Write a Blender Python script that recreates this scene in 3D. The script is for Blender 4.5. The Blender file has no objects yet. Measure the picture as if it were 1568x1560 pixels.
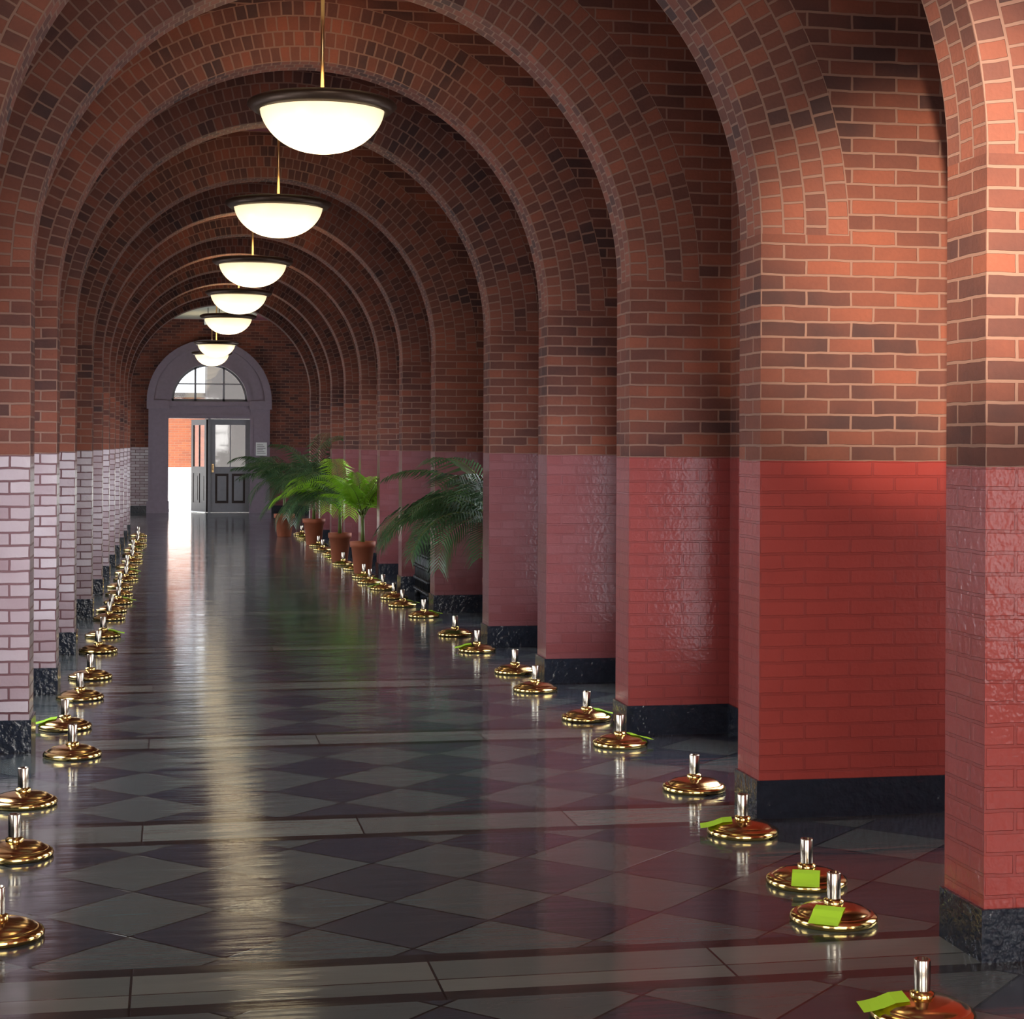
import bpy, math, random
from mathutils import Vector, Matrix
random.seed(7)
sc = bpy.context.scene
try:
    sc.view_settings.view_transform = 'Standard'
    sc.view_settings.look = 'None'
except Exception as e:
    print(e)

# ------------------------------------------------------------------ constants
XL, XR = -0.72, 2.493          # inner faces of the piers
XC = (XL+XR)/2
R = (XR-XL)/2
ZS = 2.52                      # springing
RING = 0.40
CEIL = 4.56
T = 0.29
WL, WR = -1.30, 3.075
WR0 = 4.6
YB, YE = -3.0, 43.0
VX0, VX1 = -3.0, 5.2           # vestibule
ribs = [5.22,7.40,9.65,11.87,14.10,17.10,19.60,21.75,23.95,26.15,28.40,30.60,32.80]
YV = ribs[-1]+T
lamps = [1.9,6.45,10.85,15.35,20.25,24.45,29.0,36.6,40.7]
PAINT = 1.541
BASE = 0.165

# ------------------------------------------------------------------ helpers
class MB:
    def __init__(s): s.v=[]; s.f=[]; s.uv=[]; s.m=[]; s.sm=[]
    def face(s, pts, uvs=None, mat=0, smooth=False):
        n=len(s.v); s.v += [tuple(p) for p in pts]
        s.f.append(list(range(n,n+len(pts))))
        s.uv.append(uvs if uvs else [(0,0)]*len(pts)); s.m.append(mat); s.sm.append(smooth)
    def box(s, a, b, mat=0):
        x0,y0,z0=a; x1,y1,z1=b
        P=lambda x,y,z:(x,y,z)
        s.face([P(x0,y0,z0),P(x1,y0,z0),P(x1,y0,z1),P(x0,y0,z1)],[(x0,z0),(x1,z0),(x1,z1),(x0,z1)],mat)
        s.face([P(x1,y1,z0),P(x0,y1,z0),P(x0,y1,z1),P(x1,y1,z1)],[(x1,z0),(x0,z0),(x0,z1),(x1,z1)],mat)
        s.face([P(x0,y1,z0),P(x0,y0,z0),P(x0,y0,z1),P(x0,y1,z1)],[(y1,z0),(y0,z0),(y0,z1),(y1,z1)],mat)
        s.face([P(x1,y0,z0),P(x1,y1,z0),P(x1,y1,z1),P(x1,y0,z1)],[(y0,z0),(y1,z0),(y1,z1),(y0,z1)],mat)
        s.face([P(x0,y0,z1),P(x1,y0,z1),P(x1,y1,z1),P(x0,y1,z1)],[(x0,y0),(x1,y0),(x1,y1),(x0,y1)],mat)
        s.face([P(x0,y1,z0),P(x1,y1,z0),P(x1,y0,z0),P(x0,y0,z0)],[(x0,y1),(x1,y1),(x1,y0),(x0,y0)],mat)
    def lathe(s, prof, c=(0,0,0), n=32, mat=0, smooth=True):
        base=len(s.v)
        for r,z in prof:
            for i in range(n):
                a=2*math.pi*i/n
                s.v.append((c[0]+r*math.cos(a), c[1]+r*math.sin(a), c[2]+z))
        for j in range(len(prof)-1):
            for i in range(n):
                k=(i+1)%n
                s.f.append([base+j*n+i, base+j*n+k, base+(j+1)*n+k, base+(j+1)*n+i])
                s.uv.append([(0,0)]*4); s.m.append(mat); s.sm.append(smooth)
    def tube(s, p0, p1, r0, r1=None, n=10, mat=0):
        r1 = r0 if r1 is None else r1
        p0=Vector(p0); p1=Vector(p1); d=(p1-p0).normalized()
        a=d.orthogonal().normalized(); b=d.cross(a)
        base=len(s.v)
        for p,r in ((p0,r0),(p1,r1)):
            for i in range(n):
                t=2*math.pi*i/n
                s.v.append(tuple(p+a*r*math.cos(t)+b*r*math.sin(t)))
        for i in range(n):
            k=(i+1)%n
            s.f.append([base+i,base+k,base+n+k,base+n+i]); s.uv.append([(0,0)]*4); s.m.append(mat); s.sm.append(True)
        s.f.append([base+i for i in range(n)][::-1]); s.uv.append([(0,0)]*n); s.m.append(mat); s.sm.append(False)
        s.f.append([base+n+i for i in range(n)]); s.uv.append([(0,0)]*n); s.m.append(mat); s.sm.append(False)
    def mesh(s, name, mats, merge=False):
        me=bpy.data.meshes.new(name); me.from_pydata(s.v,[],s.f)
        uvl=me.uv_layers.new(name='UVMap')
        flat=[c for f in s.uv for c in f]
        for i,l in enumerate(uvl.data): l.uv=flat[i]
        for m in mats: me.materials.append(m)
        for p,mi,sm in zip(me.polygons,s.m,s.sm):
            p.material_index=mi; p.use_smooth=sm
        me.update()
        return me
    def obj(s, name, mats, loc=(0,0,0)):
        o=bpy.data.objects.new(name, s.mesh(name,mats)); o.location=loc
        sc.collection.objects.link(o); return o

def newmat(name):
    m=bpy.data.materials.new(name); m.use_nodes=True
    nt=m.node_tree; b=nt.nodes['Principled BSDF']; return m,nt,b
def simple(name,col,rough=.5,metal=0,**kw):
    m,nt,b=newmat(name)
    n=nt.nodes.new('ShaderNodeTexNoise'); n.inputs['Scale'].default_value=kw.get('ns',12); n.inputs['Detail'].default_value=4
    g=nt.nodes.new('ShaderNodeNewGeometry'); nt.links.new(g.outputs['Position'],n.inputs['Vector'])
    mx=nt.nodes.new('ShaderNodeMix'); mx.data_type='RGBA'
    v=kw.get('var',.15)
    mx.inputs[6].default_value=(*[c*(1-v) for c in col],1); mx.inputs[7].default_value=(*[min(1,c*(1+v)) for c in col],1)
    nt.links.new(n.outputs['Fac'],mx.inputs[0]); nt.links.new(mx.outputs[2],b.inputs['Base Color'])
    b.inputs['Roughness'].default_value=rough; b.inputs['Metallic'].default_value=metal
    return m

def mathn(nt,op,a=None,b=None,clamp=False):
    n=nt.nodes.new('ShaderNodeMath'); n.operation=op; n.use_clamp=clamp
    for i,x in enumerate((a,b)):
        if x is None: continue
        if isinstance(x,(int,float)): n.inputs[i].default_value=x
        else: nt.links.new(x,n.inputs[i])
    return n.outputs[0]
def mixc(nt,f,a,b,blend='MIX'):
    n=nt.nodes.new('ShaderNodeMix'); n.data_type='RGBA'; n.blend_type=blend
    for i,x in ((0,f),(6,a),(7,b)):
        if isinstance(x,(int,float)): n.inputs[i].default_value=x
        elif isinstance(x,tuple): n.inputs[i].default_value=(*x,1)
        else: nt.links.new(x,n.inputs[i])
    return n.outputs[2]

def brick_mat(name, painted=True, c1=(.30,.088,.048), c2=(.070,.031,.027), mortar=(.27,.15,.11), ring=False):
    m,nt,b=newmat(name); L=nt.links
    uv=nt.nodes.new('ShaderNodeUVMap'); uv.uv_map='UVMap'
    g=nt.nodes.new('ShaderNodeNewGeometry')
    wn=nt.nodes.new('ShaderNodeTexNoise'); wn.inputs['Scale'].default_value=9; L.new(g.outputs['Position'],wn.inputs['Vector'])
    sub=nt.nodes.new('ShaderNodeVectorMath'); sub.operation='SUBTRACT'; L.new(wn.outputs['Color'],sub.inputs[0]); sub.inputs[1].default_value=(.5,.5,.5)
    scl=nt.nodes.new('ShaderNodeVectorMath'); scl.operation='SCALE'; L.new(sub.outputs[0],scl.inputs[0]); scl.inputs['Scale'].default_value=.010
    add=nt.nodes.new('ShaderNodeVectorMath'); add.operation='ADD'; L.new(uv.outputs[0],add.inputs[0]); L.new(scl.outputs[0],add.inputs[1])
    br=nt.nodes.new('ShaderNodeTexBrick'); L.new(add.outputs[0],br.inputs['Vector'])
    br.offset=.5; br.squash=1
    br.inputs['Scale'].default_value=1
    br.inputs['Brick Width'].default_value=.067 if ring else .205; br.inputs['Row Height'].default_value=.100 if ring else .067
    br.inputs['Mortar Size'].default_value=.0062; br.inputs['Mortar Smooth'].default_value=.2; br.inputs['Bias'].default_value=0
    br.inputs['Color1'].default_value=(0,0,0,1); br.inputs['Color2'].default_value=(1,1,1,1); br.inputs['Mortar'].default_value=(.5,.5,.5,1)
    big=nt.nodes.new('ShaderNodeTexNoise'); big.inputs['Scale'].default_value=1.6; big.inputs['Detail'].default_value=4; L.new(g.outputs['Position'],big.inputs['Vector'])
    fine=nt.nodes.new('ShaderNodeTexNoise'); fine.inputs['Scale'].default_value=60; fine.inputs['Detail'].default_value=5; L.new(g.outputs['Position'],fine.inputs['Vector'])
    f=mathn(nt,'ADD', mathn(nt,'MULTIPLY',br.outputs['Color'],.75), mathn(nt,'MULTIPLY',mathn(nt,'SUBTRACT',big.outputs['Fac'],.40),1.6),True)
    col=mixc(nt,f,c1,c2)
    col=mixc(nt,mathn(nt,'MULTIPLY',fine.outputs['Fac'],.5),col,mixc(nt,.5,col,(.02,.01,.01)))
    col=mixc(nt,mathn(nt,'MULTIPLY',br.outputs['Fac'],.85),col,mortar)
    h=mathn(nt,'SUBTRACT',1.0,br.outputs['Fac'])
    bp=nt.nodes.new('ShaderNodeBump'); bp.inputs['Strength'].default_value=.9; bp.inputs['Distance'].default_value=.007
    if painted and not ring:
        sp=nt.nodes.new('ShaderNodeSeparateXYZ'); L.new(g.outputs['Position'],sp.inputs[0])
        pn=mathn(nt,'LESS_THAN',mathn(nt,'ADD',sp.outputs['Z'],mathn(nt,'MULTIPLY',mathn(nt,'SUBTRACT',wn.outputs['Fac'],.5),.008)),PAINT)
        med=nt.nodes.new('ShaderNodeTexNoise'); med.inputs['Scale'].default_value=5; L.new(g.outputs['Position'],med.inputs['Vector'])
        pc=mixc(nt,med.outputs['Fac'],(.30,.038,.029),(.37,.052,.040))
        pc=mixc(nt,mathn(nt,'MULTIPLY',br.outputs['Fac'],.4),pc,(.22,.03,.025))
        # window glare put into paint colour: mauve far down corridor, pale on left dado
        far_glare=mathn(nt,'MULTIPLY',mathn(nt,'SUBTRACT',sp.outputs['Y'],8.5),.25,True)
        far_glare_c=mixc(nt,med.outputs['Fac'],(.165,.040,.042),(.22,.060,.064))
        far_glare_c=mixc(nt,mathn(nt,'MULTIPLY',br.outputs['Color'],.3),far_glare_c,(.27,.12,.13))
        pc=mixc(nt,far_glare,pc,far_glare_c)
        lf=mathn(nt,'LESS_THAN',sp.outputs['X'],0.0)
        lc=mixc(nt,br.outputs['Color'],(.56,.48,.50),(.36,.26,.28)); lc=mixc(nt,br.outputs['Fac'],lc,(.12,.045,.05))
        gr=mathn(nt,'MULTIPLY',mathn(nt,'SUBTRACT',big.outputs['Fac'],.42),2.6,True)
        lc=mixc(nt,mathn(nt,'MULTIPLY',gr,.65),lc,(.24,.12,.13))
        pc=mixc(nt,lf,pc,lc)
        col=mixc(nt,pn,col,pc)
        ro=mathn(nt,'ADD',mathn(nt,'MULTIPLY',pn,-.40),.78)
        L.new(ro,b.inputs['Roughness'])
        b.inputs['Specular IOR Level'].default_value=.33
        L.new(mathn(nt,'MULTIPLY',pn,.55),b.inputs['Coat Weight']); b.inputs['Coat Roughness'].default_value=.10
        L.new(bp.outputs[0],b.inputs['Coat Normal'])
        mb=nt.nodes.new('ShaderNodeTexNoise'); mb.inputs['Scale'].default_value=30; mb.inputs['Detail'].default_value=2; L.new(g.outputs['Position'],mb.inputs['Vector'])
        hh=mathn(nt,'ADD',mathn(nt,'MULTIPLY',h,.95), mathn(nt,'ADD',mathn(nt,'MULTIPLY',mb.outputs['Fac'],mathn(nt,'MULTIPLY',pn,.32)), mathn(nt,'ADD',mathn(nt,'MULTIPLY',br.outputs['Color'],.2),mathn(nt,'MULTIPLY',fine.outputs['Fac'],mathn(nt,'SUBTRACT',.25,mathn(nt,'MULTIPLY',pn,.17))))))
    else:
        b.inputs['Roughness'].default_value=.8
        hh=mathn(nt,'ADD',h,mathn(nt,'MULTIPLY',fine.outputs['Fac'],.3))
    L.new(col,b.inputs['Base Color'])
    L.new(hh,bp.inputs['Height']); L.new(bp.outputs[0],b.inputs['Normal'])
    return m

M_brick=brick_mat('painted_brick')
M_ring=brick_mat('arch_ring_brick',ring=True)
M_brick_ext=brick_mat('exterior_brick',False,(.22,.055,.016),(.14,.034,.012),(.16,.08,.05))
M_base=simple('black_base_paint',(.016,.020,.030),.16,ns=25,var=.4)
nt=M_base.node_tree; b=nt.nodes['Principled BSDF']
n=nt.nodes.new('ShaderNodeTexNoise'); n.inputs['Scale'].default_value=30
g=nt.nodes.new('ShaderNodeNewGeometry'); nt.links.new(g.outputs['Position'],n.inputs['Vector'])
bp=nt.nodes.new('ShaderNodeBump'); bp.inputs['Strength'].default_value=.7; bp.inputs['Distance'].default_value=.01
nt.links.new(n.outputs['Fac'],bp.inputs['Height']); nt.links.new(bp.outputs[0],b.inputs['Normal'])
M_ceil=simple('mauve_plaster',(.30,.10,.13),.8)
M_panel=simple('pale_green_plaster',(.42,.46,.40),.8)
M_trim=simple('mauve_grey_paint',(.24,.185,.225),.45)
M_door=simple('grey_door_paint',(.24,.235,.25),.4)
M_dark=simple('dark_door_paint',(.03,.015,.011),.5)
M_frame=simple('window_frame_paint',(.5,.5,.48),.4)
M_brass=simple('polished_brass',(.94,.70,.25),.12,1,var=.05)
M_copper=simple('copper_brass_top',(.84,.56,.25),.16,1,var=.1)
M_chrome=simple('worn_brass_stub',(.62,.55,.44),.16,1,var=.05)
M_lime=simple('lime_paper',(.55,.98,.04),.7,var=.05)
M_bronze=simple('dark_bronze',(.09,.055,.035),.4,.6)
M_rod=simple('brass_rod',(.75,.5,.25),.3,1)
M_terra=simple('terracotta',(.45,.13,.06),.7)
M_soil=simple('soil',(.03,.02,.012),.95)
M_iron=simple('cast_iron',(.02,.02,.022),.4,.3)
M_leaf=simple('palm_leaf',(.055,.13,.045),.4,ns=3,var=.6)
M_leafb=simple('palm_leaf_bright',(.28,.56,.03),.4,ns=3,var=.4)
M_stem=simple('palm_stem',(.14,.19,.04),.5)
M_paper=simple('white_paper',(.75,.75,.72),.7,var=.03)
M_white=simple('white_masonry',(.9,.9,.88),.8,var=.03)
M_pave=simple('pavement',(.8,.8,.76),.8)

m,nt,b=newmat('lamp_glass'); M_glow=m
b.inputs['Base Color'].default_value=(.9,.85,.7,1); b.inputs['Roughness'].default_value=.3
lw=nt.nodes.new('ShaderNodeTexNoise'); lw.inputs['Scale'].default_value=5
g=nt.nodes.new('ShaderNodeTexCoord'); nt.links.new(g.outputs['Object'],lw.inputs['Vector'])
ec=mixc(nt,lw.outputs['Fac'],(1,.74,.40),(1,.82,.50)); nt.links.new(ec,b.inputs['Emission Color'])
sp=nt.nodes.new('ShaderNodeSeparateXYZ'); nt.links.new(g.outputs['Object'],sp.inputs[0])
nt.links.new(mathn(nt,'ADD',.85,mathn(nt,'MULTIPLY',sp.outputs['Z'],-6.3)),b.inputs['Emission Strength'])

m,nt,b=newmat('window_glass'); M_glass=m
nt.nodes.remove(b); tr=nt.nodes.new('ShaderNodeBsdfTransparent'); gl=nt.nodes.new('ShaderNodeBsdfGlossy'); gl.inputs['Roughness'].default_value=.03
ms=nt.nodes.new('ShaderNodeMixShader'); ms.inputs[0].default_value=.08
nt.links.new(tr.outputs[0],ms.inputs[1]); nt.links.new(gl.outputs[0],ms.inputs[2]); nt.links.new(ms.outputs[0],nt.nodes['Material Output'].inputs[0])

def floor_mat(name, ca, cb, size, rot, gj=.004):
    m,nt,b=newmat(name); L=nt.links
    g=nt.nodes.new('ShaderNodeNewGeometry')
    mp=nt.nodes.new('ShaderNodeMapping'); mp.inputs['Rotation'].default_value=(0,0,rot); mp.inputs['Location'].default_value=(.11,.07,.21)
    L.new(g.outputs['Position'],mp.inputs['Vector'])
    ch=nt.nodes.new('ShaderNodeTexChecker'); ch.inputs['Scale'].default_value=1/size; L.new(mp.outputs[0],ch.inputs['Vector'])
    br=nt.nodes.new('ShaderNodeTexBrick'); br.offset=0; L.new(mp.outputs[0],br.inputs['Vector'])
    br.inputs['Scale'].default_value=1; br.inputs['Brick Width'].default_value=size; br.inputs['Row Height'].default_value=size; br.inputs['Mortar Size'].default_value=gj
    br.inputs['Color1'].default_value=(0,0,0,1); br.inputs['Color2'].default_value=(1,1,1,1)
    no=nt.nodes.new('ShaderNodeTexNoise'); no.inputs['Scale'].default_value=2.2; no.inputs['Detail'].default_value=6; L.new(g.outputs['Position'],no.inputs['Vector'])
    col=mixc(nt,ch.outputs['Fac'],ca,cb)
    col=mixc(nt,mathn(nt,'MULTIPLY',br.outputs['Color'],.5),col,mixc(nt,.5,col,(.12,.13,.12)))
    col=mixc(nt,mathn(nt,'MULTIPLY',no.outputs['Fac'],.5),col,mixc(nt,.6,col,(.03,.03,.034)))
    col=mixc(nt,mathn(nt,'MULTIPLY',br.outputs['Fac'],.9),col,(.010,.010,.012))
    L.new(col,b.inputs['Base Color'])
    mp2=nt.nodes.new('ShaderNodeMapping'); mp2.inputs['Scale'].default_value=(1.8,11,1); L.new(g.outputs['Position'],mp2.inputs['Vector'])
    wv=nt.nodes.new('ShaderNodeTexNoise'); wv.inputs['Scale'].default_value=1.0; wv.inputs['Detail'].default_value=6; L.new(mp2.outputs[0],wv.inputs['Vector'])
    ro=mathn(nt,'ADD',mathn(nt,'MULTIPLY',mathn(nt,'POWER',wv.outputs['Fac'],2.0),.31),mathn(nt,'ADD',mathn(nt,'MULTIPLY',br.outputs['Color'],.05),.005)); L.new(ro,b.inputs['Roughness'])
    b.inputs['IOR'].default_value=1.60
    bp=nt.nodes.new('ShaderNodeBump'); bp.inputs['Strength'].default_value=.30; bp.inputs['Distance'].default_value=.008
    L.new(mathn(nt,'SUBTRACT',wv.outputs['Fac'],mathn(nt,'MULTIPLY',br.outputs['Fac'],.5)),bp.inputs['Height']); L.new(bp.outputs[0],b.inputs['Normal'])
    return m
M_ff=floor_mat('slate_diamond_field',(.045,.054,.078),(.112,.134,.136),.42,math.radians(45),.005)
M_fb=floor_mat('slate_light_band',(.21,.22,.20),(.155,.17,.16),.9,0)
M_fd=floor_mat('slate_dark_line',(.018,.016,.02),(.022,.020,.024),.9,0)

# ------------------------------------------------------------------ floor
fb=MB(); y=YB; x0,x1=VX0-.2,VX1+.2
def fstrip(a,b_,mi): fb.face([(x0,a,0),(x1,a,0),(x1,b_,0),(x0,b_,0)],None,mi)
for r in ribs:
    fstrip(y,r-.09,0); fstrip(r-.09,r-.01,2); fstrip(r-.01,r+T+.01,1); fstrip(r+T+.01,r+T+.09,2); y=r+T+.09
fstrip(y,YE+.3,0)
fb.obj('floor',[M_ff,M_fb,M_fd])

# ------------------------------------------------------------------ ceiling
cb=MB(); cb.box((x0,YB,CEIL+.001),(x1,YE+.3,CEIL+.1),0)
prev=YB
for r in ribs+[YE]:
    if r-prev>1: cb.box((XC-1.0,prev+.45,CEIL-.025),(XC+1.0,r-.45,CEIL-.001),1)
    prev=r+T
cb.obj('ceiling',[M_ceil,M_panel])

# ------------------------------------------------------------------ arches
NS=36
def arch(y0, wl, wr, i):
    mb=MB(); y1=y0+T
    for yy,flip in ((y0,False),(y1,True)):
        def F(p,u,mi=0):
            pts=[(a,yy,c) for a,c in p]
            if flip: pts=pts[::-1]; u=u[::-1]
            mb.face(pts,u,mi)
        F([(wl,0),(XL,0),(XL,ZS),(wl,ZS)],[(wl-XL,0),(0,0),(0,ZS),(wl-XL,ZS)])
        F([(XR,0),(wr,0),(wr,ZS),(XR,ZS)],[(0,0),(wr-XR,0),(wr-XR,ZS),(0,ZS)])
        RO=R+RING
        F([(wl,ZS),(XC-RO,ZS),(XC-RO,CEIL),(wl,CEIL)],[(wl-XL,ZS),(XC-RO-XL,ZS),(XC-RO-XL,CEIL),(wl-XL,CEIL)])
        F([(XC+RO,ZS),(wr,ZS),(wr,CEIL),(XC+RO,CEIL)],[(RING,ZS),(wr-XR,ZS),(wr-XR,CEIL),(RING,CEIL)])
        for s in (-1,1):
            for k in range(NS):
                a0=math.pi/2*k/NS; a1=math.pi/2*(k+1)/NS
                p=lambda rr,a:(XC+s*rr*math.cos(a), ZS+rr*math.sin(a))
                q=[p(R,a0),p(RO,a0),p(RO,a1),p(R,a1)]
                RM=R+.12
                u=[(RM*a0,0),(RM*a0,RING),(RM*a1,RING),(RM*a1,0)]
                if s<0: q=q[::-1]; u=u[::-1]
                F(q,u,1)
                e0,e1=p(RO,a0),p(RO,a1)
                q=[e0,(e0[0],CEIL),(e1[0],CEIL),e1]
                u=[(abs(a-XC)-R,c) for a,c in q]
                if s<0: q=q[::-1]; u=u[::-1]
                F(q,u)
    for s in (-1,1):
        X=XC+s*R
        q=[(X,y0,0),(X,y1,0),(X,y1,ZS),(X,y0,ZS)]; u=[(0,0),(T,0),(T,ZS),(0,ZS)]
        if s>0: q=q[::-1]; u=u[::-1]
        mb.face(q,u,0)
        for k in range(NS):
            a0=math.pi/2*k/NS; a1=math.pi/2*(k+1)/NS
            c=lambda a,yy:(XC+s*R*math.cos(a),yy,ZS+R*math.sin(a))
            q=[c(a0,y0),c(a0,y1),c(a1,y1),c(a1,y0)]; RM=R+.12; u=[(RM*a0,0),(RM*a0,.3),(RM*a1,.3),(RM*a1,0)]
            if s>0: q=q[::-1]; u=u[::-1]
            mb.face(q,u,1)
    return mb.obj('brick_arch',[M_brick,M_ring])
def wallr(i): return WR0 if i<2 else WR
for i,r in enumerate(ribs):
    arch(r, WL if i<len(ribs)-1 else VX0, wallr(i) if i<len(ribs)-1 else VX1, i)

# ------------------------------------------------------------------ side walls + windows
Z0,Z1=.30,2.10
wcount=0
def side_panel(mb, X, a, b_, win, side):
    global wcount
    def F(ya,yb,za,zb):
        mb.face([(X,ya,za),(X,yb,za),(X,yb,zb),(X,ya,zb)],[(ya,za),(yb,za),(yb,zb),(ya,zb)],0)
    if not win: F(a,b_,0,CEIL); return
    ym=(a+b_)/2; w=min(1.15,(b_-a)*.62)/2 if win is True else win/2
    ya,yb=ym-w,ym+w
    F(a,ya,0,CEIL); F(yb,b_,0,CEIL); F(ya,yb,0,Z0); F(ya,yb,Z1,CEIL)
    D=.22*side
    for yy in (ya,yb): mb.face([(X,yy,Z0),(X+D,yy,Z0),(X+D,yy,Z1),(X,yy,Z1)],[(0,Z0),(.22,Z0),(.22,Z1),(0,Z1)],0)
    for zz in (Z0,Z1): mb.face([(X,ya,zz),(X+D,ya,zz),(X+D,yb,zz),(X,yb,zz)],[(0,ya),(.22,ya),(.22,yb),(0,yb)],0)
    wcount+=1
    wb=MB(); xa,xb=sorted((X+D*.6,X+D*.85)); f=.05
    wb.box((xa,ya,Z0),(xb,ya+f,Z1)); wb.box((xa,yb-f,Z0),(xb,yb,Z1)); wb.box((xa,ya,Z0),(xb,yb,Z0+f)); wb.box((xa,ya,Z1-f),(xb,yb,Z1))
    wb.box((xa,ym-.015,Z0),(xb,ym+.015,Z1))
    for k in range(1,4):
        zz=Z0+(Z1-Z0)*k/4; wb.box((xa,ya,zz-.012),(xb,yb,zz+.012))
    xm=(xa+xb)/2
    wb.face([(xm,ya,Z0),(xm,yb,Z0),(xm,yb,Z1),(xm,ya,Z1)],None,1)
    o=wb.obj('window_%d'%wcount,[M_frame,M_glass])
    ld=bpy.data.lights.new('daylight','AREA'); ld.shape='RECTANGLE'; ld.size=Z1-Z0-.05; ld.size_y=2*w-.05
    rad=4.4 if side>0 else 6.3
    if ym<7.4: rad=3.2 if side>0 else 3.0
    if ym>13: rad*=.6
    if ym>33: rad=2.6
    ld.energy=rad*math.pi*ld.size*ld.size_y
    ld.color=(.86,.90,1.0) if ym>7.4 else (1,.97,.93)
    lo=bpy.data.objects.new('daylight',ld); lo.location=(X+D*1.0,ym,(Z0+Z1)/2); lo.rotation_euler=(0,math.pi/2*side,0)
    lo.parent=o; sc.collection.objects.link(lo)

wr=MB(); wl=MB()
side_panel(wr,WR0,YB,ribs[0],1.4,1)
side_panel(wr,WR0,ribs[0]+T,ribs[1],True,1)
for i in range(1,len(ribs)-1): side_panel(wr,WR,ribs[i]+T,ribs[i+1],True,1)
side_panel(wr,VX1,YV,YE,4.0,1)  # vestibule window added to brighten the end wall
wr.obj('wall_right',[M_brick])
side_panel(wl,WL,YB,ribs[0],2.6,-1)
for i in range(0,len(ribs)-1): side_panel(wl,WL,ribs[i]+T,ribs[i+1],True,-1)
side_panel(wl,VX0,YV,YE,4.0,-1)  # second added vestibule window, brightens the end wall from the left
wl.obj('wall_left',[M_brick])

# baseboards (slightly proud)
def baseboard(name,side):
    mb=MB(); e=.012; h=BASE
    y=YB
    for i,r in enumerate(ribs):
        X=WL if side<0 else (WR0 if i<2 else WR)
        xf=XL if side<0 else XR
        lastw = X
        if i==len(ribs)-1: lastw = VX0 if side<0 else VX1
        if side>0:
            mb.box((X-e,y,0),(X+.02,r,h)); mb.box((xf-e,r-e,0),(max(lastw,X),r+T+e,h))
        else:
            mb.box((X-.02,y,0),(X+e,r,h)); mb.box((min(lastw,X),r-e,0),(xf+e,r+T+e,h))
        y=r+T
    X=VX0 if side<0 else VX1
    if side>0: mb.box((X-e,y,0),(X+.02,YE,h))
    else: mb.box((X-.02,y,0),(X+e,YE,h))
    mb.obj(name,[M_base])
baseboard('baseboard_right',1); baseboard('baseboard_left',-1)

# ------------------------------------------------------------------ back wall with big window added to light the near piers
wb=MB()
def FX(mb,y,xa,xb,za,zb,mi=0): mb.face([(xa,y,za),(xb,y,za),(xb,y,zb),(xa,y,zb)],[(xa,za),(xb,za),(xb,zb),(xa,zb)],mi)
BX0,BX1,BZ0,BZ1=-.8,4.0,.5,3.9
FX(wb,YB,VX0,BX0,0,CEIL); FX(wb,YB,BX1,VX1,0,CEIL); FX(wb,YB,BX0,BX1,0,BZ0); FX(wb,YB,BX0,BX1,BZ1,CEIL)
wb.obj('wall_back',[M_brick])
wb=MB()
for k in range(6):
    xx=BX0+(BX1-BX0)*k/5; wb.box((xx-.03,YB-.12,BZ0),(xx+.03,YB-.05,BZ1))
for k in range(5):
    zz=BZ0+(BZ1-BZ0)*k/4; wb.box((BX0,YB-.12,zz-.03),(BX1,YB-.05,zz+.03))
FX(wb,YB-.08,BX0,BX1,BZ0,BZ1,1)
o=wb.obj('window_%d'%(wcount+1),[M_frame,M_glass])
ld=bpy.data.lights.new('daylight','AREA'); ld.shape='RECTANGLE'; ld.size=BX1-BX0; ld.size_y=BZ1-BZ0; ld.energy=410; ld.color=(1,.94,.86)
lo=bpy.data.objects.new('daylight',ld); lo.location=((BX0+BX1)/2,YB-.2,(BZ0+BZ1)/2); lo.rotation_euler=(math.pi/2,0,0); lo.parent=o; sc.collection.objects.link(lo)

# ------------------------------------------------------------------ end wall with arched doorway
HW=.95; DH=2.22; AS=2.62; FR=.92; OR=1.41
ew=MB(); y=YE
FX(ew,y,VX0,XC-HW,0,AS); FX(ew,y,XC+HW,VX1,0,AS); 
FX(ew,y,VX0,XC-FR,AS,CEIL); FX(ew,y,XC+FR,VX1,AS,CEIL)
N=24
for k in range(N):
    a0=math.pi*k/N; a1=math.pi*(k+1)/N
    xa,za=XC+FR*math.cos(a0),AS+FR*math.sin(a0); xb,zb=XC+FR*math.cos(a1),AS+FR*math.sin(a1)
    q=[(xa,za),(xa,CEIL),(xb,CEIL),(xb,zb)]
    ew.face([(a,y,c) for a,c in q],q,0)
ew.obj('wall_end',[M_brick])
mb=MB(); e=.012
mb.box((VX0,YE-e,0),(XC-OR,YE,BASE)); mb.box((XC+OR,YE-e,0),(VX1,YE,BASE)); mb.obj('baseboard_end',[M_base])

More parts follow.
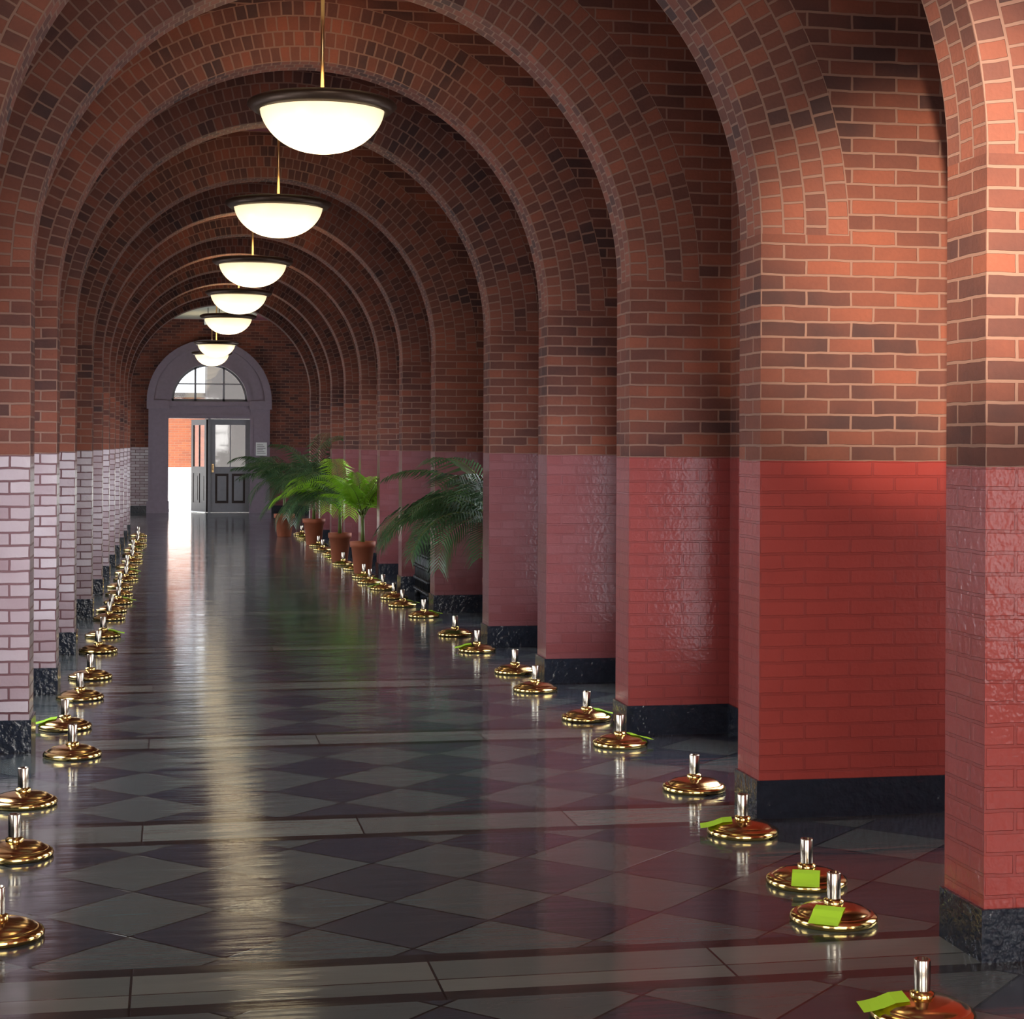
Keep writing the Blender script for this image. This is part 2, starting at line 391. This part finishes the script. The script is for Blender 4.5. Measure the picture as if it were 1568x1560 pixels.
# door surround
tb=MB()
tb.box((XC-OR,YE-.16,0),(XC-HW,YE+.15,AS-.16)); tb.box((XC+HW,YE-.16,0),(XC+OR,YE+.15,AS-.16))
for s in (-1,1):
    xa,xb=sorted((XC+s*(HW+.08),XC+s*(OR-.08)))
    tb.box((xa,YE-.18,.45),(xb,YE-.16,AS-.35))
    xa,xb=sorted((XC+s*(HW-.02),XC+s*(OR+.04)))
    tb.box((xa,YE-.21,0),(xb,YE-.1,.28)); tb.box((xa,YE-.24,AS-.18),(xb,YE-.1,AS+.02))
tb.box((XC-HW,YE-.14,DH),(XC+HW,YE+.12,AS-.02)); tb.box((XC-OR,YE-.2,AS-.10),(XC+OR,YE-.05,AS+.0)); tb.box((XC-HW,YE-.19,DH+.04),(XC+HW,YE-.1,DH+.09))
def ringseg(mb,r0,r1,ya,yb,n=36):
    for k in range(n):
        a0=math.pi*k/n; a1=math.pi*(k+1)/n
        P=lambda r,a,yy:(XC+r*math.cos(a),yy,AS+r*math.sin(a))
        mb.face([P(r0,a0,ya),P(r1,a0,ya),P(r1,a1,ya),P(r0,a1,ya)],None,0)
        mb.face([P(r1,a0,ya),P(r1,a0,yb),P(r1,a1,yb),P(r1,a1,ya)],None,0)
        mb.face([P(r0,a0,ya),P(r0,a1,ya),P(r0,a1,yb),P(r0,a0,yb)],None,0)
ringseg(tb,FR-.02,OR,YE-.16,YE+.1); ringseg(tb,OR-.12,OR+.04,YE-.22,YE-.1); ringseg(tb,FR-.04,FR+.07,YE-.19,YE-.1)
tb.obj('trim_1',[M_trim])

# fanlight
fl=MB()
ringseg(fl,FR-.09,FR-.02,YE-.02,YE+.05)
fl.box((XC-FR+.02,YE-.02,AS-.03),(XC+FR-.02,YE+.05,AS+.06))
for xx in (-.33,.33): 
    hh=math.sqrt((FR-.05)**2-xx*xx); fl.box((XC+xx-.025,YE-.02,AS),(XC+xx+.025,YE+.04,AS+hh))
fl.box((XC-.8,YE-.01,AS+.40),(XC+.8,YE+.03,AS+.43))
n0=24; fl.face([(XC+(FR-.03)*math.cos(math.pi*k/n0),YE+.02,AS+(FR-.03)*math.sin(math.pi*k/n0)) for k in range(n0+1)],None,1)
fl.obj('window_%d'%(wcount+2),[M_door,M_glass])

def leaf(name,mats,loc,rotz,w):
    d=MB(); h=DH-.02; t=.045; st=.11
    d.box((0,0,0.01),(st,t,h)); d.box((w-st,0,0.01),(w,t,h)); d.box((st,0,h-.13),(w-st,t,h)); d.box((st,0,.01),(w-st,t,.22)); d.box((st,0,.92),(w-st,t,1.08))
    d.box((w/2-.04,0,.22),(w/2+.04,t,.92))
    d.box((st,.012,.22),(w-st,t-.012,.92),3)
    for a,b2 in ((st+.05,w/2-.09),(w/2+.09,w-st-.05)): d.box((a,-.004,.28),(b2,t-.005,.86))
    d.box((w/2-.012,.005,1.08),(w/2+.012,t-.005,h-.13))
    d.face([(st,t/2,1.08),(w-st,t/2,1.08),(w-st,t/2,h-.13),(st,t/2,h-.13)],None,1)
    d.box((.03,-.012,.95),(.08,0,1.15),2); d.tube((.055,-.06,1.0),(.055,-.06,1.12),.012,mat=2); d.tube((.055,-.06,1.06),(.055,0,1.06),.01,mat=2)
    o=d.obj(name,mats,loc); o.rotation_euler=(0,0,rotz); return o
leaf('door_1',[M_door,M_glass,M_rod,M_dark],(XC+.03,YE,0),0,HW-.03)
leaf('door_2',[M_dark,M_glass,M_rod,M_dark],(XC-.03,YE+.06,0),math.radians(112),HW-.05)
tb=MB(); tb.box((XC-.03,YE-.05,0),(XC+.03,YE+.1,DH)); tb.obj('trim_2',[M_door])
pb=MB(); pb.box((XC+1.08,YE-.19,1.35),(XC+1.34,YE-.181,1.66),0)
for k in range(6): pb.box((XC+1.11,YE-.1915,1.40+k*.04),(XC+1.31-.03*(k%3),YE-.19,1.41+k*.04),1)
pb.obj('paper_notice',[M_paper,M_iron])

# exterior
eb=MB(); eb.box((-12,YE+.3,-.12),(14,62,-.01),0); eb.obj('ground',[M_pave])
M_dkwall=simple('dark_wall',(.035,.031,.030),.8)  # even dark colour for the taller right wall and the coping
eb=MB(); eb.box((-6,52,0),(.95,52.5,.95),1); eb.box((-6,52.05,.95),(.95,52.5,2.95),0); eb.box((.95,49.0,0),(9,52.5,7),2); eb.box((-6,51.95,2.95),(.95,52.5,3.08),2)
eb.obj('courtyard_wall',[M_brick_ext,M_white,M_dkwall])
sl=bpy.data.lights.new('sun','SUN'); sl.energy=18; sl.angle=.01; sl.color=(1,.96,.9)
so=bpy.data.objects.new('sun',sl); so.location=(0,50,12); so.rotation_euler=Vector((0,.50,-.86)).to_track_quat('-Z','Y').to_euler(); sc.collection.objects.link(so)

# ------------------------------------------------------------------ pendant lamps
def lamp_mesh():
    mb=MB(); Rb=.375; dp=.27
    prof=[]
    for k in range(15):
        t=k/14; a=t*math.pi/2*.96
        prof.append((max(.0005,Rb*math.sin(a)**.9 if a>0 else .0005), -dp*math.cos(a)**1.15))
    prof[-1]=(Rb,-.005)
    mb.lathe(prof,n=48,mat=0)
    mb.lathe([(Rb-.01,-.012),(Rb+.015,-.03),(Rb+.045,-.015),(Rb+.075,.012),(Rb+.07,.03),(Rb+.03,.048),(Rb-.01,.052),(Rb-.01,-.012)],n=48,mat=1)
    mb.tube((0,0,.0),(0,0,CEIL-3.63-.026),.012,mat=2)
    for k in range(3):
        a=k*2*math.pi/3+.5; mb.tube((0,0,.06),((Rb)*math.cos(a),(Rb)*math.sin(a),.045),.007,n=6,mat=1)
    zt=CEIL-3.63-.026
    mb.lathe([(.014,zt-.07),(.05,zt-.04),(.075,zt-.01),(.078,zt)],n=24,mat=2)
    return mb.mesh('pendant_lamp',[M_glow,M_bronze,M_rod])
lm=lamp_mesh()
for yy in lamps:
    o=bpy.data.objects.new('pendant_lamp',lm); o.location=(XC,yy,3.63); sc.collection.objects.link(o)
    ld=bpy.data.lights.new('bulb','POINT'); ld.energy=11; ld.color=(1,.70,.42); ld.shadow_soft_size=.06
    lo=bpy.data.objects.new('bulb',ld); lo.location=(.0,.10,.0); lo.parent=o; sc.collection.objects.link(lo)

# added unseen drop spotlight behind the camera (warm patch on the near piers)
SZ=2.6
sb=MB(); sb.tube((0,-.13,0),(0,.1,0),.045,.06,n=20,mat=0); sb.tube((0,0,.05),(0,0,CEIL-SZ-.026),.01,mat=0); sb.lathe([(.012,CEIL-SZ-.08),(.05,CEIL-SZ-.05),(.06,CEIL-SZ-.026)],n=20,mat=0)
so=sb.obj('added_spotlight',[M_bronze],(-.36,-.9,SZ))
ld=bpy.data.lights.new('added_beam','SPOT'); ld.energy=7600; ld.color=(1,.82,.64); ld.spot_size=math.radians(14); ld.spot_blend=1; ld.shadow_soft_size=.06
lo=bpy.data.objects.new('added_beam',ld); lo.location=(0,.13,0); lo.parent=so; sc.collection.objects.link(lo)
d=Vector((2.76,6.1,2.32))-Vector((-.36,-.77,SZ)); lo.rotation_euler=d.to_track_quat('-Z','Y').to_euler()

# ------------------------------------------------------------------ stanchion bases
def stan(note):
    mb=MB()
    mb.lathe([(.0005,0),(.143,0),(.148,.006),(.149,.014),(.145,.024),(.134,.030)],n=40,mat=0)
    mb.lathe([(.134,.030),(.124,.031),(.119,.036),(.105,.046),(.075,.054),(.045,.058),(.034,.060)],n=40,mat=1)
    mb.lathe([(.034,.060),(.034,.072),(.026,.076),(.0235,.078)],n=24,mat=0)
    mb.lathe([(.0235,.078),(.0235,.162),(.022,.165),(.018,.165),(.017,.13),(.0005,.13)],n=24,mat=2)
    if note:
        c,s=math.cos(note),math.sin(note)
        rows=[(.045,.0605),(.085,.056),(.120,.042),(.150,.034),(.175,.030)]
        for (r0,z0),(r1,z1) in zip(rows[:-1],rows[1:]):
            q=[(r0,-.05,z0),(r1,-.05,z1),(r1,.05,z1),(r0,.05,z0)]
            mb.face([(a*c-b2*s,a*s+b2*c,z) for a,b2,z in q],None,3)
    return mb.mesh('stanchion_base',[M_brass,M_copper,M_chrome,M_lime])
V=[stan(0),stan(math.radians(200)),stan(math.radians(245)),stan(math.radians(10)),stan(math.radians(175))]
right=[(2.079,4.74,4),(2.207,5.76,2),(2.297,6.27,2),(2.33,7.12,4),(2.404,8.07,0),(2.37,9.34,3),(2.40,10.26,3),(2.35,11.52,0),(2.392,12.45,0),(2.35,13.80,4),(2.363,14.99,0),(2.328,16.65,3)]
for k,yy in enumerate([17.8,18.7,19.9,20.8,21.7,23.1,24.1,25.2,26.3,27.4,28.5,29.6,30.9,32.2]): right.append((2.30+.025*((k*7)%3-1),yy,(3,0,4,3,0)[k%5]))
left=[(-.5455,6.03,0),(-.59,7.20,0),(-.638,8.23,0),(-.49,9.46,0),(-.58,10.4,4),(-.556,11.59,0),(-.536,12.6,0),(-.545,14.2,0),(-.55,15.3,3),(-.55,16.8,0)]
for k,yy in enumerate([17.6,18.5,19.5,20.5,21.6,22.7,23.8,25.0,26.3,27.6,29,30.5,32]): left.append((-.535+.02*((k*5)%3-1),yy,(0,3,0,0)[k%4]))
for x,yy,v in right+left:
    o=bpy.data.objects.new('stanchion_base',V[v]); o.location=(x,yy,0.001); o.rotation_euler=(0,0,random.uniform(-.2,.2)); sc.collection.objects.link(o)

# ------------------------------------------------------------------ palms
def palm(loc, h0, nf, L, az, elev, droop, leafmat, pot_h=.38, pot_r=.15, ll=.26, seed=1, nlf=30, mix=None, lw=.011):
    rnd=random.Random(seed); mb=MB()
    r=pot_r
    mb.lathe([(.001,0),(r*.68,0),(r*.72,.01),(r*.95,pot_h-.07),(r*1.06,pot_h-.07),(r*1.08,pot_h),(r*.95,pot_h),(r*.93,pot_h-.04),(.001,pot_h-.035)],n=28,mat=0)
    mb.lathe([(r*.92,pot_h-.038),(.001,pot_h-.03)],n=20,mat=1)
    mb.tube((0,0,pot_h-.05),(0,0,h0),.03,.018,mat=2)
    for i in range(nf):
        A=math.radians(az[0]+(az[1]-az[0])*(i+.5+rnd.uniform(-.4,.4))/nf)
        e0=math.radians(rnd.uniform(*elev)); dr=math.radians(rnd.uniform(*droop)); LL=L*rnd.uniform(.7,1.05)
        p=Vector((0,0,h0-.03)); ns=nlf; pts=[p.copy()]; dirs=[]
        for k in range(ns):
            s=k/ns; e=e0-dr*s**1.3
            d=Vector((math.cos(A)*math.cos(e),math.sin(A)*math.cos(e),math.sin(e)))
            dirs.append(d); p=p+d*LL/ns; pts.append(p.copy())
        side=Vector((-math.sin(A),math.cos(A),0))
        for k in range(0,ns-1,3):
            k2=min(k+3,ns); mb.tube(pts[k],pts[k2],.007*(1-k/ns)+.002,.007*(1-k2/ns)+.002,n=5,mat=2)
        mi=3
        if mix and i%3==0: mi=4
        for k in range(int(ns*.2),ns):
            s=k/ns; l=ll*math.sin(math.pi*(.12+.80*s))**.7*rnd.uniform(.85,1.1)
            for sg in (-1,1):
                d=(side*sg*.8+dirs[k]*.75+Vector((0,0,.05))).normalized()
                q0=pts[k]; q1=q0+d*l*.5; d2=(d+Vector((0,0,-.75))).normalized(); q2=q1+d2*l*.5
                w=dirs[k]*lw
                mb.face([q0-w*.5,q0+w*.5,q1+w,q1-w],None,mi); mb.face([q1-w,q1+w,q2],None,mi)
    lim=3.03-loc[0]
    mb.v=[(min(v[0],lim),v[1],max(v[2],0)) for v in mb.v]
    return mb.obj('potted_palm',[M_terra,M_soil,M_stem,leafmat,M_leafb],loc)
palm((2.84,15.40,0),.86,20,1.38,(98,258),(30,70),(90,135),M_leaf,.45,.16,.38,3,36,lw=.010)
palm((2.36,22.42,0),.70,16,.85,(0,360),(62,86),(40,90),M_leafb,.40,.15,.24,5)
palm((2.28,24.65,0),.75,22,1.30,(90,280),(35,75),(80,140),M_leaf,.40,.15,.36,8,mix=True)
palm((2.26,28.95,0),.85,24,1.40,(0,360),(40,85),(70,130),M_leaf,.42,.17,.38,11)
palm((1.95,31.6,0),.80,22,1.30,(0,360),(35,80),(70,130),M_leaf,.40,.17,.38,14)

# ------------------------------------------------------------------ cast iron radiator
rb=MB()
for k in range(9):
    yy=k*.12
    for xx in (0,.11,.22):
        rb.tube((xx,yy,.06),(xx,yy,.60),.028,n=10)
        for zz in (.08,.2,.33,.46,.6): rb.lathe([(.001,-.03),(.04,-.018),(.046,0),(.04,.018),(.001,.03)],(xx,yy,zz),n=10)
    rb.tube((0,yy,.60),(.22,yy,.60),.034,n=10); rb.tube((0,yy,.08),(.22,yy,.08),.034,n=10)
rb.tube((.11,0,.12),(.11,.96,.12),.02); rb.tube((.11,0,.56),(.11,.96,.56),.02)
for yy in (0,.96):
    for xx in (0,.22): rb.tube((xx,yy,0),(xx,yy,.08),.035,.025)
rb.obj('cast_iron_radiator',[M_iron],(2.60,18.15,0))

# ------------------------------------------------------------------ exit sign
xb=MB(); xb.box((-.2,-.03,-.1),(.2,.03,.1),0); xb.tube((-.12,0,.1),(-.12,0,.26),.008,mat=1); xb.tube((.12,0,.1),(.12,0,.26),.008,mat=1)
def stroke(x,z,w,h): xb.box((x,-.036,z),(x+w,-.03,z+h),1)
t=.014; h=.12; z=-.06
x=-.16; stroke(x,z,t,h); stroke(x,z,.06,t); stroke(x,z+h/2-t/2,.05,t); stroke(x,z+h-t,.06,t)
for sg in (1,-1):
    q=[(-.07,-sg*.06),(-.055,-sg*.06),(-.005,sg*.06),(-.02,sg*.06)]
    xb.face([(a,-.034,c) for a,c in q],None,1)
stroke(.03,z,t,h); stroke(.075,z+h-t,.08,t); stroke(.108,z,t,h)
M_exit=simple('exit_sign_face',(.75,.8,.75),.5,var=.03)
M_exit.node_tree.nodes['Principled BSDF'].inputs['Emission Color'].default_value=(.8,.9,.8,1)
M_exit.node_tree.nodes['Principled BSDF'].inputs['Emission Strength'].default_value=.35
xb.obj('exit_sign',[M_exit,M_iron],(XC,39.0,CEIL-.285))

# ------------------------------------------------------------------ world + camera
w=bpy.data.worlds.new('World'); sc.world=w; w.use_nodes=True
bg=w.node_tree.nodes['Background']; bg.inputs[0].default_value=(.85,.92,1,1); bg.inputs[1].default_value=3.4

cam=bpy.data.cameras.new('camera'); co=bpy.data.objects.new('camera',cam); sc.collection.objects.link(co)
cam.sensor_width=36; cam.sensor_fit='HORIZONTAL'; cam.lens=36*2750/1568
cam.shift_y=-97/1568
yaw=math.atan(522/2750); roll=math.radians(.25)
co.matrix_world = Matrix.Translation((0,0,1.6)) @ Matrix.Rotation(-yaw,4,'Z') @ Matrix.Rotation(math.pi/2,4,'X') @ Matrix.Rotation(roll,4,'Z')
sc.camera=co
